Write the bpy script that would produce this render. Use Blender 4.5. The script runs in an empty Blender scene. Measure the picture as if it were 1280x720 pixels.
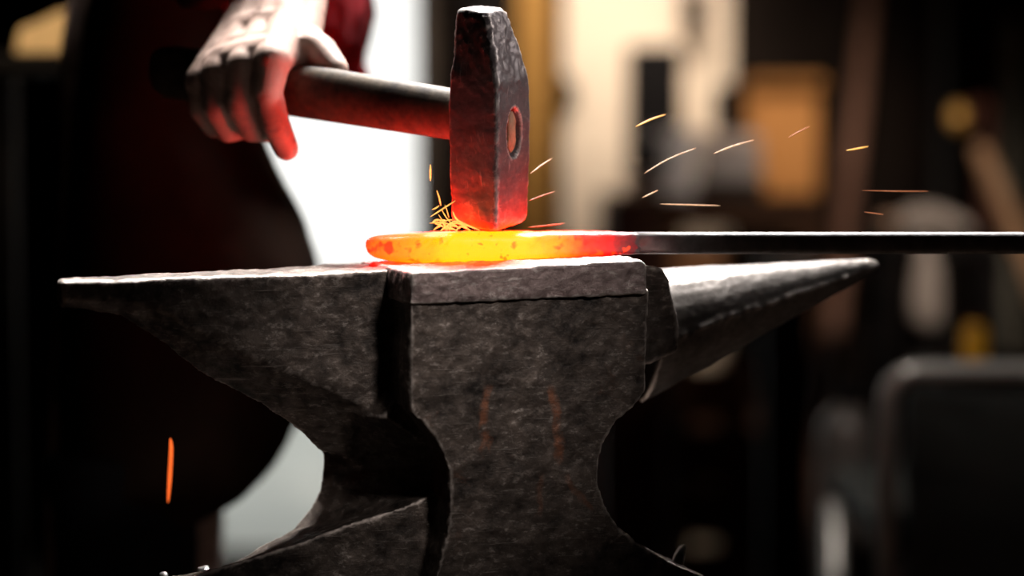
import bpy, bmesh, math, random
from mathutils import Vector, Matrix, noise as mn
random.seed(7)
sc = bpy.context.scene
COL = sc.collection
R = math.radians

# ------------------------------------------------------------------ camera
F = 85 / 36 * 1280
HOR = 150.0
CAM = Vector((0, -1.36, 0.835))
PITCH = math.atan((360 - HOR) / F)
cam = bpy.data.cameras.new('camera'); cam.lens = 85; cam.sensor_width = 36
cam.clip_start = 0.05; cam.clip_end = 60
cam.dof.use_dof = True; cam.dof.focus_distance = 1.385; cam.dof.aperture_fstop = 2.7
co = bpy.data.objects.new('camera', cam); COL.objects.link(co)
co.location = CAM; co.rotation_euler = (R(90) - PITCH, 0, 0)
sc.camera = co
sc.view_settings.view_transform = 'Standard'; sc.view_settings.look = 'None'
sc.view_settings.gamma = 1; sc.view_settings.use_curve_mapping = False
sc.view_settings.exposure = 0.0
sc.cycles.use_denoising = True
sc.cycles.max_bounces = 5

# ------------------------------------------------------------------ world and lights
w = bpy.data.worlds.new('world'); sc.world = w; w.use_nodes = True
w.node_tree.nodes['Background'].inputs[0].default_value = (0.8, 0.9, 1, 1)
w.node_tree.nodes['Background'].inputs[1].default_value = 0.25

def aim(loc, target):
    d = Vector(target) - Vector(loc)
    return d.to_track_quat('-Z', 'Y').to_euler()

def area(name, loc, target, sx, sy, power, color, spread=180):
    l = bpy.data.lights.new(name, 'AREA'); l.shape = 'RECTANGLE'; l.size = sx; l.size_y = sy
    l.energy = power; l.color = color; l.spread = R(spread)
    o = bpy.data.objects.new(name, l); COL.objects.link(o)
    o.location = loc; o.rotation_euler = aim(loc, target)
    return o

def spot(name, loc, target, power, color, size, blend=0.5, rad=0.05):
    l = bpy.data.lights.new(name, 'SPOT'); l.energy = power; l.color = color
    l.spot_size = R(size); l.spot_blend = blend; l.shadow_soft_size = rad
    o = bpy.data.objects.new(name, l); COL.objects.link(o)
    o.location = loc; o.rotation_euler = aim(loc, target)
    return o

# sunlight on the yard outside the door
s = bpy.data.lights.new('sun', 'SUN'); s.energy = 7.0; s.angle = R(3); s.color = (1, 0.98, 0.95)
so = bpy.data.objects.new('sun', s); COL.objects.link(so)
so.rotation_euler = aim((0, 0, 0), (0.1, 0.8, -1.0))
# rooflight above the anvil, a little behind it and to the right
area('rooflight', (0.02, 0.60, 1.90), (0.0, 0.06, 0.78), 0.60, 0.30, 30, (1, 0.95, 0.91), 75)
# work lamp, front right: the grey on the buttress and the hammer's eye side
spot('work_lamp', (0.34, -0.72, 1.27), (-0.03, 0.0, 0.715), 18, (1, 0.90, 0.84), 16, 1.0, 0.05)
# unseen fill spot far right, added to brighten the hammer's eye side
spot('side_fill', (0.95, -0.10, 1.15), (0.0, 0.04, 0.882), 24, (1, 0.88, 0.84), 10, 0.5, 0.04)
# added fill spots for the background, no real lamps hang there
spot('wall_fill', (0.14, 2.2, 2.1), (0.13, 3.3, 0.95), 225, (1, 0.86, 0.74), 26, 0.8, 0.15)  # added to brighten the cream pier
spot('bench_fill', (0.42, 1.3, 1.55), (0.46, 3.0, 0.93), 95, (1, 0.84, 0.70), 20, 0.8, 0.10)  # unseen fill added for the fronts of vise, toolbox and carton
spot('right_fill', (0.75, 0.75, 1.55), (0.66, 2.2, 0.80), 85, (1, 0.84, 0.70), 26, 0.8, 0.10)  # added fill on the brass ball, glove and side table
spot('chair_fill', (0.25, 0.65, 1.45), (0.47, 1.20, 0.62), 28, (1, 0.93, 0.86), 30, 0.8, 0.06)  # added to lift the chair tube and the yellow bottle
spot('shelf_fill', (-0.56, 0.72, 1.30), (-0.455, 1.0, 0.89), 11, (1, 0.80, 0.55), 22, 0.6, 0.04)  # local fill added for the pale wood block alone

# ------------------------------------------------------------------ picture measures -> places
FW = Vector((0, math.cos(PITCH), -math.sin(PITCH)))
UPV = Vector((0, math.sin(PITCH), math.cos(PITCH)))
def ray(px, py):
    return (FW + Vector((1, 0, 0)) * ((px - 640) / F) + UPV * ((360 - py) / F))
def P(px, py, Y):
    d = ray(px, py); t = (Y - CAM.y) / d.y
    return CAM + d * t

# ------------------------------------------------------------------ helpers
def prop(o, label=None, cat=None, group=None, kind=None):
    if label: o['label'] = label
    if cat: o['category'] = cat
    if group: o['group'] = group
    if kind: o['kind'] = kind
    return o
def empty(name, loc, label, cat, rz=0, group=None):
    o = bpy.data.objects.new(name, None); COL.objects.link(o)
    o.location = loc; o.rotation_euler = (0, 0, rz); o.empty_display_size = 0.02
    return prop(o, label, cat, group)
def link(name, me, mat, parent=None):
    o = bpy.data.objects.new(name, me); COL.objects.link(o)
    if mat: me.materials.clear(); me.materials.append(mat)
    if parent:
        o.parent = parent
    return o
def to_local(bm, root):
    """world-space bmesh -> the root's own frame"""
    m = (Matrix.Translation(root.location) @ root.rotation_euler.to_matrix().to_4x4()).inverted()
    bmesh.ops.transform(bm, matrix=m, verts=bm.verts)
def mesh(bm, smooth=False, name='m'):
    bmesh.ops.recalc_face_normals(bm, faces=bm.faces)
    me = bpy.data.meshes.new(name); bm.to_mesh(me); bm.free()
    if smooth:
        for p in me.polygons: p.use_smooth = True
    return me
def obj(name, bm, mat, parent=None, smooth=False, world=True):
    if parent is not None and world: to_local(bm, parent)
    return link(name, mesh(bm, smooth, name), mat, parent)
def thing(name, bm, mat, label, cat, smooth=False, group=None):
    """one-mesh thing, origin at its base centre"""
    xs = [v.co.x for v in bm.verts]; ys = [v.co.y for v in bm.verts]; zs = [v.co.z for v in bm.verts]
    c = Vector(((min(xs) + max(xs)) / 2, (min(ys) + max(ys)) / 2, min(zs)))
    bmesh.ops.translate(bm, verts=bm.verts, vec=-c)
    o = link(name, mesh(bm, smooth, name), mat); o.location = c
    return prop(o, label, cat, group)
def loft(bm, rings, cap=True):
    vr = [[bm.verts.new(p) for p in r] for r in rings]
    n = len(vr[0])
    for a, b in zip(vr, vr[1:]):
        for i in range(n):
            bm.faces.new((a[i], a[(i + 1) % n], b[(i + 1) % n], b[i]))
    if cap:
        bm.faces.new(vr[0][::-1]); bm.faces.new(vr[-1])
    return bm
def extrude_poly(bm, pts, fn, y0, y1):
    """pts: (x,z) outline; fn(x,y,z)->Vector"""
    a = [bm.verts.new(fn(x, y0, z)) for x, z in pts]
    b = [bm.verts.new(fn(x, y1, z)) for x, z in pts]
    n = len(pts)
    for i in range(n):
        bm.faces.new((a[i], a[(i + 1) % n], b[(i + 1) % n], b[i]))
    bm.faces.new(a[::-1]); bm.faces.new(b)
    return bm
def box(bm, c, s, rot=None):
    M = Matrix.Translation(c) @ (rot.to_4x4() if rot is not None else Matrix.Identity(4)) @ Matrix.Diagonal((s[0], s[1], s[2], 1))
    r = bmesh.ops.create_cube(bm, size=1.0, matrix=M)
    return r['verts']
def box2(bm, a, b):
    a = Vector(a); b = Vector(b)
    return box(bm, (a + b) / 2, [abs(v) for v in (b - a)])
def bevel(bm, w, seg=2):
    bmesh.ops.bevel(bm, geom=bm.edges[:] , offset=w, segments=seg, profile=0.5, affect='EDGES', clamp_overlap=True)
def frame_of(d):
    d = d.normalized()
    up = Vector((0, 0, 1)) if abs(d.z) < 0.95 else Vector((0, 1, 0))
    s = d.cross(up).normalized(); return s, s.cross(d).normalized()
def tube(bm, pts, rad, n=16, cap=True):
    pts = [Vector(p) for p in pts]
    if not hasattr(rad, '__len__'): rad = [rad] * len(pts)
    rings = []; s = None
    for i, p in enumerate(pts):
        d = (pts[min(i + 1, len(pts) - 1)] - pts[max(i - 1, 0)]).normalized()
        if s is None: s, u = frame_of(d)
        else:
            s = (s - d * s.dot(d)).normalized()
        u = s.cross(d).normalized()
        rings.append([p + (s * math.cos(t) + u * math.sin(t)) * rad[i] for t in [2 * math.pi * k / n for k in range(n)]])
    return loft(bm, rings, cap)
def lathe(bm, prof, c, n=32):
    c = Vector(c)
    return loft(bm, [[c + Vector((r * math.cos(2 * math.pi * k / n), r * math.sin(2 * math.pi * k / n), z)) for k in range(n)] for r, z in prof])
def capsule(bm, a, b, ra, rb, n=14):
    a = Vector(a); b = Vector(b); d = (b - a); L = d.length; d = d / L if L > 1e-6 else Vector((0, 0, 1))
    pts = []; rr = []
    for k in range(1, 5):
        t = math.pi / 2 * k / 4.5
        pts.append(a - d * ra * math.cos(t)); rr.append(ra * math.sin(t))
    pts.append(a); rr.append(ra); pts.append(b); rr.append(rb)
    for k in range(4, 0, -1):
        t = math.pi / 2 * k / 4.5
        pts.append(b + d * rb * math.cos(t)); rr.append(rb * math.sin(t))
    tube(bm, pts, rr, n)
def interp(pts, x):
    if x <= pts[0][0]: return pts[0][1]
    for (a, b), (c, d) in zip(pts, pts[1:]):
        if x <= c: return b + (d - b) * (x - a) / (c - a)
    return pts[-1][1]
def catmull(pts, k=6):
    pts = [Vector(p) for p in pts]; out = []
    for i in range(len(pts) - 1):
        p0 = pts[max(i - 1, 0)]; p1 = pts[i]; p2 = pts[i + 1]; p3 = pts[min(i + 2, len(pts) - 1)]
        for j in range(k):
            t = j / k
            out.append(0.5 * ((2 * p1) + (p2 - p0) * t + (2 * p0 - 5 * p1 + 4 * p2 - p3) * t * t + (3 * p1 - p0 - 3 * p2 + p3) * t ** 3))
    out.append(pts[-1]); return out
def evaluated(bm, mods):
    """run modifiers on a bmesh, return a plain mesh"""
    bmesh.ops.recalc_face_normals(bm, faces=bm.faces)
    me = bpy.data.meshes.new('t'); bm.to_mesh(me); bm.free()
    o = bpy.data.objects.new('t', me); COL.objects.link(o)
    for typ, kw in mods:
        m = o.modifiers.new(typ, typ)
        for k, v in kw.items(): setattr(m, k, v)
    dg = bpy.context.evaluated_depsgraph_get(); dg.update()
    out = bpy.data.meshes.new_from_object(o.evaluated_get(dg))
    bpy.data.objects.remove(o); bpy.data.meshes.remove(me)
    return out
def remeshed(bm, voxel, smooth=2, fac=0.5):
    return evaluated(bm, [('REMESH', dict(mode='VOXEL', voxel_size=voxel, use_smooth_shade=True)),
                          ('SMOOTH', dict(iterations=smooth, factor=fac))])
def roughen(me, amp, scale, amp2=0, scale2=1, seed=0, fn=None):
    off = Vector((seed * 3.1, seed * 1.7, seed * 2.3))
    nrm = [v.normal.copy() for v in me.vertices]
    for v, n in zip(me.vertices, nrm):
        d = mn.noise(v.co * scale + off) * amp
        if amp2: d += mn.fractal(v.co * scale2 + off, 0.8, 2.0, 3) * amp2
        if fn: d *= fn(v.co)
        v.co += n * d
    me.update()

# ------------------------------------------------------------------ materials
def nt(name):
    m = bpy.data.materials.new(name); m.use_nodes = True
    t = m.node_tree; b = t.nodes['Principled BSDF']
    return m, t, b
def lnk(t, a, b): t.links.new(a, b)
def tex_noise(t, scale, detail=6, rough=0.6, vec=None, dist=0):
    n = t.nodes.new('ShaderNodeTexNoise'); n.inputs['Scale'].default_value = scale
    n.inputs['Detail'].default_value = detail; n.inputs['Roughness'].default_value = rough
    n.inputs['Distortion'].default_value = dist
    if vec is not None: lnk(t, vec, n.inputs['Vector'])
    return n
def ramp(t, src, stops):
    r = t.nodes.new('ShaderNodeValToRGB'); lnk(t, src, r.inputs[0])
    e = r.color_ramp.elements
    while len(e) < len(stops): e.new(0.5)
    for k, (p, c) in enumerate(stops):
        e[k].position = p; e[k].color = (c[0], c[1], c[2], 1) if hasattr(c, '__len__') else (c, c, c, 1)
    return r
def mapping(t, scale, coord='Object'):
    tc = t.nodes.new('ShaderNodeTexCoord'); mp = t.nodes.new('ShaderNodeMapping')
    mp.inputs['Scale'].default_value = scale
    lnk(t, tc.outputs[coord], mp.inputs['Vector']); return mp.outputs[0]
def mixc(t, fac, a, b, mode='MIX'):
    m = t.nodes.new('ShaderNodeMix'); m.data_type = 'RGBA'; m.blend_type = mode
    for k, v in ((0, fac), (6, a), (7, b)):
        if hasattr(v, 'is_output'): lnk(t, v, m.inputs[k])
        else: m.inputs[k].default_value = v if k == 0 else (v[0], v[1], v[2], 1)
    return m.outputs[2]
def mth(t, op, a, b=None, c=None, clamp=False):
    m = t.nodes.new('ShaderNodeMath'); m.operation = op; m.use_clamp = clamp
    for k, v in enumerate((a, b, c)):
        if v is None: continue
        if hasattr(v, 'is_output'): lnk(t, v, m.inputs[k])
        else: m.inputs[k].default_value = v
    return m.outputs[0]
def bump(t, b, h, strength, dist=0.001):
    n = t.nodes.new('ShaderNodeBump'); n.inputs['Strength'].default_value = strength; n.inputs['Distance'].default_value = dist
    lnk(t, h, n.inputs['Height']); lnk(t, n.outputs[0], b.inputs['Normal'])
def simple(name, col, rough=0.6, metal=0.0, var=0.3, scale=30, bmp=0.3, stretch=(1, 1, 1), spec=None):
    m, t, b = nt(name)
    v = mapping(t, stretch); n = tex_noise(t, scale, vec=v)
    c0 = [c * (1 - var) for c in col]; c1 = [min(1, c * (1 + var)) for c in col]
    r = ramp(t, n.outputs[0], [(0.3, c0), (0.7, c1)])
    lnk(t, r.outputs[0], b.inputs['Base Color'])
    b.inputs['Roughness'].default_value = rough; b.inputs['Metallic'].default_value = metal
    b.inputs['Specular IOR Level'].default_value = spec if spec is not None else (0.08 if max(col) < 0.06 else 0.3)
    bump(t, b, n.outputs[0], bmp, 0.002)
    return m

def steel(name, dark, light, rough=(0.35, 0.6), metal=0.75, edge=(0.62, 0.55, 0.5), streaks=(), fine=90, bm_=0.6, scratch=(6, 6, 90), edge_w=(0.515, 0.56), rustc=(0.20, 0.075, 0.035), rust=0.5, speck=0.3):
    m, t, b = nt(name)
    v = mapping(t, (1, 1, 1))
    n1 = tex_noise(t, 22, 8, 0.65, v, 0.4)
    n2 = tex_noise(t, fine, 8, 0.7, v)
    v2 = mapping(t, scratch); n3 = tex_noise(t, 6, 6, 0.6, v2)
    s = mth(t, 'ADD', mth(t, 'MULTIPLY', n1.outputs[0], 0.5), mth(t, 'MULTIPLY', n2.outputs[0], 0.5))
    base = ramp(t, s, [(0.38, dark), (0.62, light)]).outputs[0]
    sm = ramp(t, n3.outputs[0], [(0.60, 0), (0.74, 1)]).outputs[0]
    base = mixc(t, mth(t, 'MULTIPLY', sm, 0.35), base, edge)
    # thin forge marks: lines where a low-detail noise crosses its mean
    n4 = tex_noise(t, 34, 3, 0.5, v, 1.2)
    ln = mth(t, 'ABSOLUTE', mth(t, 'SUBTRACT', n4.outputs[0], 0.5))
    lm = ramp(t, ln, [(0.0, 1), (0.018, 0)]).outputs[0]
    base = mixc(t, mth(t, 'MULTIPLY', mth(t, 'MULTIPLY', lm, ramp(t, n1.outputs[0], [(0.5, 0), (0.62, 1)]).outputs[0]), 0.15), base, edge)
    n6 = tex_noise(t, 230, 4, 0.75, mapping(t, (0.6, 0.6, 1.3)))
    s6 = mth(t, 'MULTIPLY', ramp(t, n6.outputs[0], [(0.55, 0), (0.66, 1)]).outputs[0], ramp(t, n1.outputs[0], [(0.42, 0.15), (0.6, 1)]).outputs[0])
    base = mixc(t, mth(t, 'MULTIPLY', s6, speck), base, edge)
    # rust blotches
    n5 = tex_noise(t, 14, 8, 0.75, v, 0.6)
    rm = ramp(t, n5.outputs[0], [(0.60, 0), (0.70, 1)]).outputs[0]
    base = mixc(t, mth(t, 'MULTIPLY', rm, rust), base, rustc)
    if streaks:
        sep = t.nodes.new('ShaderNodeSeparateXYZ'); lnk(t, v, sep.inputs[0])
        wob = mth(t, 'MULTIPLY', mth(t, 'SUBTRACT', tex_noise(t, 45, 4, 0.6, v).outputs[0], 0.5), 0.014)
        brk = ramp(t, tex_noise(t, 70, 5, 0.7, v).outputs[0], [(0.40, 0), (0.55, 1)]).outputs[0]
        for x0, z0, x1, z1, wd, st in streaks:
            k = (x1 - x0) / (z1 - z0)
            xc = mth(t, 'ADD', mth(t, 'MULTIPLY', mth(t, 'SUBTRACT', sep.outputs[2], z0), k), x0)
            dx = mth(t, 'ABSOLUTE', mth(t, 'ADD', mth(t, 'SUBTRACT', sep.outputs[0], xc), wob))
            mx = ramp(t, mth(t, 'DIVIDE', dx, wd), [(0.35, 1), (1.0, 0)]).outputs[0]
            zc = (z0 + z1) / 2; hz = abs(z1 - z0) / 2
            dz = mth(t, 'DIVIDE', mth(t, 'ABSOLUTE', mth(t, 'SUBTRACT', sep.outputs[2], zc)), hz)
            mz = ramp(t, dz, [(0.75, 1), (1.0, 0)]).outputs[0]
            f = mth(t, 'MULTIPLY', mth(t, 'MULTIPLY', mx, mz), mth(t, 'MULTIPLY', brk, st))
            base = mixc(t, f, base, (0.42, 0.15, 0.07))
    # edges rubbed bright
    g = t.nodes.new('ShaderNodeNewGeometry')
    pm = ramp(t, mth(t, 'ADD', g.outputs['Pointiness'], mth(t, 'MULTIPLY', mth(t, 'SUBTRACT', n2.outputs[0], 0.5), 0.05)), [(edge_w[0], 0), (edge_w[1], 1)]).outputs[0]
    base = mixc(t, pm, base, edge)
    lnk(t, base, b.inputs['Base Color'])
    rr = ramp(t, n2.outputs[0], [(0.3, rough[1]), (0.7, rough[0])]).outputs[0]
    lnk(t, rr, b.inputs['Roughness'])
    b.inputs['Metallic'].default_value = metal
    h = mth(t, 'ADD', mth(t, 'MULTIPLY', n2.outputs[0], 1.0), mth(t, 'ADD', mth(t, 'MULTIPLY', sm, 0.25), mth(t, 'MULTIPLY', n1.outputs[0], 0.8)))
    bump(t, b, h, bm_, 0.0016)
    return m

# ------------------------------------------------------------------ the anvil's own frame
YAW = R(18)
BASEZ = P(655, 880, 0).z
O = P(655, 330, 0); O.z = BASEZ
AX = Vector((math.cos(YAW), math.sin(YAW), 0)); AY = Vector((-math.sin(YAW), math.cos(YAW), 0))
def L(px, py, yl):
    d = ray(px, py); k = (yl - (CAM - O).dot(AY)) / d.dot(AY)
    q = CAM + d * k - O
    return (q.dot(AX), q.z)
def W(x, y, z): return O + AX * x + AY * y + Vector((0, 0, z))
def LP(pts, yl): return [L(a, b, yl) for a, b in pts]
idv = lambda x, y, z: Vector((x, y, z))
anvil = empty('anvil', O, 'dark rusty blacksmith anvil with a long conical horn, filling the foreground', 'anvil', YAW)

x1, z1 = L(608, 480, 0); x2, z2 = L(606, 575, 0)
x3, z3 = L(690, 480, 0); x4, z4 = L(702, 585, 0)
x5, z5 = L(702, 585, 0); x6, z6 = L(740, 640, 0)
x7, z7 = L(598, 585, 0); x8, z8 = L(562, 700, 0)
x9, z9 = L(612, 575, 0); xa, za = L(650, 640, 0)
xb, zb = L(676, 590, 0); xc_, zc_ = L(672, 650, 0)
STREAKS = [(x1, z1, x2, z2, 0.0034, 0.6), (x3, z3, x4, z4, 0.0034, 0.6), (x5, z5, x6, z6, 0.0030, 0.35),
           (xb, zb, xc_, zc_, 0.0024, 0.2)]
M_body = steel('forged_steel', (0.020, 0.016, 0.014), (0.18, 0.142, 0.12), metal=0.55, speck=0.55, bm_=0.9, streaks=STREAKS)
M_plate = steel('face_steel', (0.17, 0.12, 0.115), (0.44, 0.34, 0.325), rough=(0.3, 0.5), metal=0.6, fine=140, rust=0.15, speck=0.8, bm_=0.9, edge=(0.75, 0.68, 0.64))
M_horn = steel('horn_steel', (0.13, 0.118, 0.11), (0.30, 0.275, 0.26), rough=(0.30, 0.45), metal=0.7, rust=0.1, bm_=0.25, fine=120)

# body: heel, waist, front buttress, shoulder in one forging
bm = bmesh.new()
NY = 0.045; KY = 0.082
heel_top = LP([(78, 351), (180, 348), (300, 345), (420, 340), (484, 337)], NY)
heel_bot = LP([(78, 378), (150, 376), (177, 375), (217, 399), (293, 437), (387, 475), (486, 524)], NY)
keel = LP([(84, 380), (150, 392), (200, 428), (258, 472), (322, 501), (363, 531), (410, 575)], KY)
xs0 = heel_top[0][0]; xs1 = L(514, 341, 0)[0] + 0.05
rings = []
for k in range(15):
    x = xs0 + (xs1 - xs0) * k / 14
    zt = interp(heel_top, x); zb_ = min(interp(heel_bot, x), zt - 0.008); zk = min(interp(keel, x), zb_ - 0.001)
    if x > keel[-1][0]: zk = min(keel[-1][1], zb_)
    f = min(1, k / 11)
    yf = NY + 0.022 + (0.075 - 0.022) * f
    rings.append([(x, NY, zt), (x, NY, zb_), (x, (NY + yf) / 2, zk), (x, yf, zb_), (x, yf, zt)])
loft(bm, rings)
# waist and feet behind the buttress
FL = [(352, 505), (387, 539), (401, 568), (402, 592), (398, 612), (385, 638), (362, 662), (334, 679), (293, 702), (262, 716), (200, 724), (180, 880)]
NL = [(480, 522), (500, 534), (530, 556), (545, 580), (552, 612), (505, 634), (440, 654), (380, 676), (325, 694), (275, 709), (240, 722), (230, 880)]
RR = [(925, 880), (900, 745), (815, 715), (778, 690), (752, 650), (736, 610), (736, 575), (745, 540), (770, 505), (800, 430), (800, 350)]
topx = L(500, 350, 0.045)
nearR = [(x_, min(z_, topx[1])) for x_, z_ in LP(RR, 0.045)]
xin = L(600, 350, 0.045)[0]
A_ = [(xin, topx[1] - 0.004)] + LP(NL, 0.03) + nearR
B_ = [(xin, topx[1] - 0.004)] + LP(FL, 0.105) + nearR
va = [bm.verts.new((x, 0.03, z)) for x, z in A_]; vb = [bm.verts.new((x, 0.105, z)) for x, z in B_]
n_ = len(va)
for q in range(n_): bm.faces.new((va[q], va[(q + 1) % n_], vb[(q + 1) % n_], vb[q]))
bm.faces.new(va[::-1]); bm.faces.new(vb)
# buttress
left = [(514, 372), (512, 440), (513, 515), (530, 530), (548, 553), (560, 585), (563, 620), (560, 660), (550, 700), (541, 740), (535, 800), (520, 880)]
right = [(990, 880), (960, 760), (880, 720), (840, 702), (800, 681), (775, 661), (758, 636), (749, 606), (748, 580), (755, 551), (771, 526), (795, 506), (808, 490), (810, 430), (811, 360)]
extrude_poly(bm, LP(left + right, 0), idv, 0.0, 0.075)
# shoulder between buttress and horn
sh = LP([(790, 334), (818, 333), (829, 337), (838, 352), (843, 375), (849, 404), (849, 441), (812, 454), (790, 458)], 0.028)
extrude_poly(bm, sh, idv, 0.028, 0.115)
# foot slab
f0 = L(200, 800, 0.06); f1 = L(1000, 800, 0.06)
rings = []
for z, e in ((0.0, 0.0), (0.012, 0.0), (0.020, 0.006)):
    rings.append([(f0[0] + e, -0.012 + e, z), (f1[0] - e, -0.012 + e, z), (f1[0] - e, 0.17 - e, z), (f0[0] + e, 0.17 - e, z)])
loft(bm, rings)
me = remeshed(bm, 0.0016, 2)
roughen(me, 0.0008, 60, 0.0006, 160, 1)
link('anvil_body', me, M_body, anvil)

# face plate
bm = bmesh.new()
pt = LP([(514, 340), (560, 338), (640, 334), (720, 329), (780, 325), (800, 324), (808, 330)], -0.003)
pb = LP([(811, 368), (740, 371), (660, 375), (580, 378), (513, 382)], -0.003)
extrude_poly(bm, pt + pb, idv, -0.003, 0.112)
me = remeshed(bm, 0.0014, 3)
roughen(me, 0.0007, 70, 0.0006, 190, 2)
link('face_plate', me, M_plate, anvil)

# horn
HY = 0.08
htop = LP([(800, 338), (835, 335), (900, 331), (1000, 327), (1060, 324), (1084, 323), (1095, 326), (1099, 331)], HY)
hbot = LP([(800, 505), (835, 486), (900, 449), (1000, 393), (1060, 360), (1085, 345), (1095, 338), (1099, 333)], HY)
bm = bmesh.new(); rings = []
prof = []
for k in range(28):
    a = 2 * math.pi * k / 28
    prof.append((math.cos(a), math.sin(a)))
hx = [p[0] for p in htop]; bot_s = sorted(hbot)
xs_ = sorted(set([hx[0] + (hx[5] - hx[0]) * i / 22 for i in range(23)] + hx[5:]))
for x in xs_:
    zt = interp(htop, x); zb_ = interp(bot_s, x); r = (zt - zb_) / 2; zc = (zt + zb_) / 2
    ring = []
    for c, s_ in prof:
        # round over the top, a soft ridge at the front and a keel below
        kk = 1.0 if s_ > 0 else (1 - 0.16 * abs(math.sin(2 * math.asin(max(-1, min(1, s_))))))
        ring.append((x, HY + c * r * 0.92 * kk, zc + s_ * r * (kk if s_ < 0 and s_ > -0.99 else 1)))
    rings.append(ring)
loft(bm, rings)
me = remeshed(bm, 0.0015, 3)
roughen(me, 0.0006, 50, 0.0002, 200, 3)
def ridge(me):
    nr = [v.normal.copy() for v in me.vertices]
    for v, n in zip(me.vertices, nr):
        zt = interp(htop, v.co.x); zb_ = interp(bot_s, v.co.x)
        t = (v.co.z - zb_) / max(zt - zb_, 1e-4)
        if v.co.y < HY and 0.40 < t < 0.62:
            a = max(0, 1 - abs(t - 0.51) / 0.07)
            v.co += n * a * (0.0012 + 0.0022 * mn.noise(v.co * 170))
ridge(me)
link('horn', me, M_horn, anvil)

# stump under the anvil
M_stump = simple('stump_wood', (0.006, 0.0035, 0.002), 0.9, 0, 0.5, 14, 0.6, (1, 1, 0.15))
ctr = W(-0.03, 0.075, 0)
bm = bmesh.new(); rings = []
for z in (0, 0.1, 0.25, 0.4, BASEZ - 0.010, BASEZ - 0.0035):
    ring = []
    for k in range(48):
        a = 2 * math.pi * k / 48
        r = 0.27 + 0.008 * math.sin(7 * a) + 0.01 * mn.noise(Vector((math.cos(a) * 3, math.sin(a) * 3, z * 3))) - (0.006 if z > BASEZ - 0.005 else 0) + 0.02 * (1 - min(1, z / 0.3))
        ring.append((ctr.x + r * math.cos(a), ctr.y + r * math.sin(a), z))
    rings.append(ring)
loft(bm, rings)
thing('wooden_stump', bm, M_stump, 'thick dark wooden stump standing under the anvil', 'stump', True)

# bright steel staple tip by the foot
M_bright = simple('bright_steel', (0.75, 0.75, 0.74), 0.3, 0.8, 0.15, 60, 0.2)
bm = bmesh.new()
b0 = P(844, 712, 0.075); 
tube(bm, [P(842, 745, 0.075), P(845, 712, 0.075), P(849, 695, 0.075), P(853, 685, 0.075), P(856, 682, 0.076)], [0.0035, 0.0036, 0.0033, 0.0022, 0.0008], 12)
thing('iron_spike', bm, M_bright, 'small bright steel spike tip standing behind the anvil foot', 'spike', True)

# chips of scale on the toe of the foot at the lower left edge
for (px, py, r_, nm) in ((205, 718, 0.0020, 'small pale chip of metal at the bottom edge, on the tip of the anvil foot'), (255, 712, 0.0030, 'larger pale chip of metal at the bottom edge, higher up the anvil foot')):
    bm = bmesh.new(); bmesh.ops.create_icosphere(bm, subdivisions=2, radius=r_)
    for v in bm.verts: v.co = Vector((v.co.x * 1.3, v.co.y, v.co.z * 0.8)) * (1 + 0.35 * mn.noise(v.co * 600))
    x_, z_ = L(px, py, 0.112)
    bmesh.ops.translate(bm, verts=bm.verts, vec=W(x_, 0.112, z_))
    thing('metal_chip', bm, M_bright, nm, 'chip', False)

# ------------------------------------------------------------------ hot bar
BY = 0.060
m, t, b = nt('hot_iron')
v = mapping(t, (1, 1, 1)); sep = t.nodes.new('ShaderNodeSeparateXYZ'); lnk(t, v, sep.inputs[0])
X0 = P(457, 305, BY).x; X1 = P(795, 305, BY).x
u = mth(t, 'DIVIDE', mth(t, 'SUBTRACT', sep.outputs[0], 0.0), X1 - X0)
nz = tex_noise(t, 90, 6, 0.7, v)
uu = mth(t, 'ADD', u, mth(t, 'MULTIPLY', mth(t, 'SUBTRACT', nz.outputs[0], 0.5), 0.16))
cr = ramp(t, uu, [(0.0, (0.60, 0.06, 0.004)), (0.05, (0.95, 0.19, 0.004)), (0.17, (1.0, 0.38, 0.004)), (0.32, (1.0, 0.74, 0.002)), (0.60, (1.0, 0.74, 0.002)),
                  (0.76, (1.0, 0.26, 0.003)), (0.82, (0.72, 0.035, 0.003)), (0.90, (0.24, 0.004, 0.005)), (0.985, (0.11, 0.0, 0.004)), (1.0, (0, 0, 0))])
sp = tex_noise(t, 150, 2, 0.5, v, 0.3); spm = ramp(t, sp.outputs[0], [(0.63, 0), (0.70, 1)]).outputs[0]
sp2 = tex_noise(t, 95, 2, 0.5, mapping(t, (1, 1, 1.0))); 
endm = ramp(t, u, [(0.16, 1), (0.36, 0), (0.62, 0), (0.72, 1)]).outputs[0]
sp2m = mth(t, 'MULTIPLY', ramp(t, sp2.outputs[0], [(0.60, 0), (0.66, 1)]).outputs[0], endm)
ec = mixc(t, mth(t, 'MULTIPLY', spm, 0.75), cr.outputs[0], (0.45, 0.13, 0.0))
ec = mixc(t, mth(t, 'MULTIPLY', sp2m, 0.85), ec, (0.40, 0.012, 0.0))
lnk(t, ec, b.inputs['Emission Color'])
b.inputs['Emission Strength'].default_value = 1.0
STR = 3.2
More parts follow.
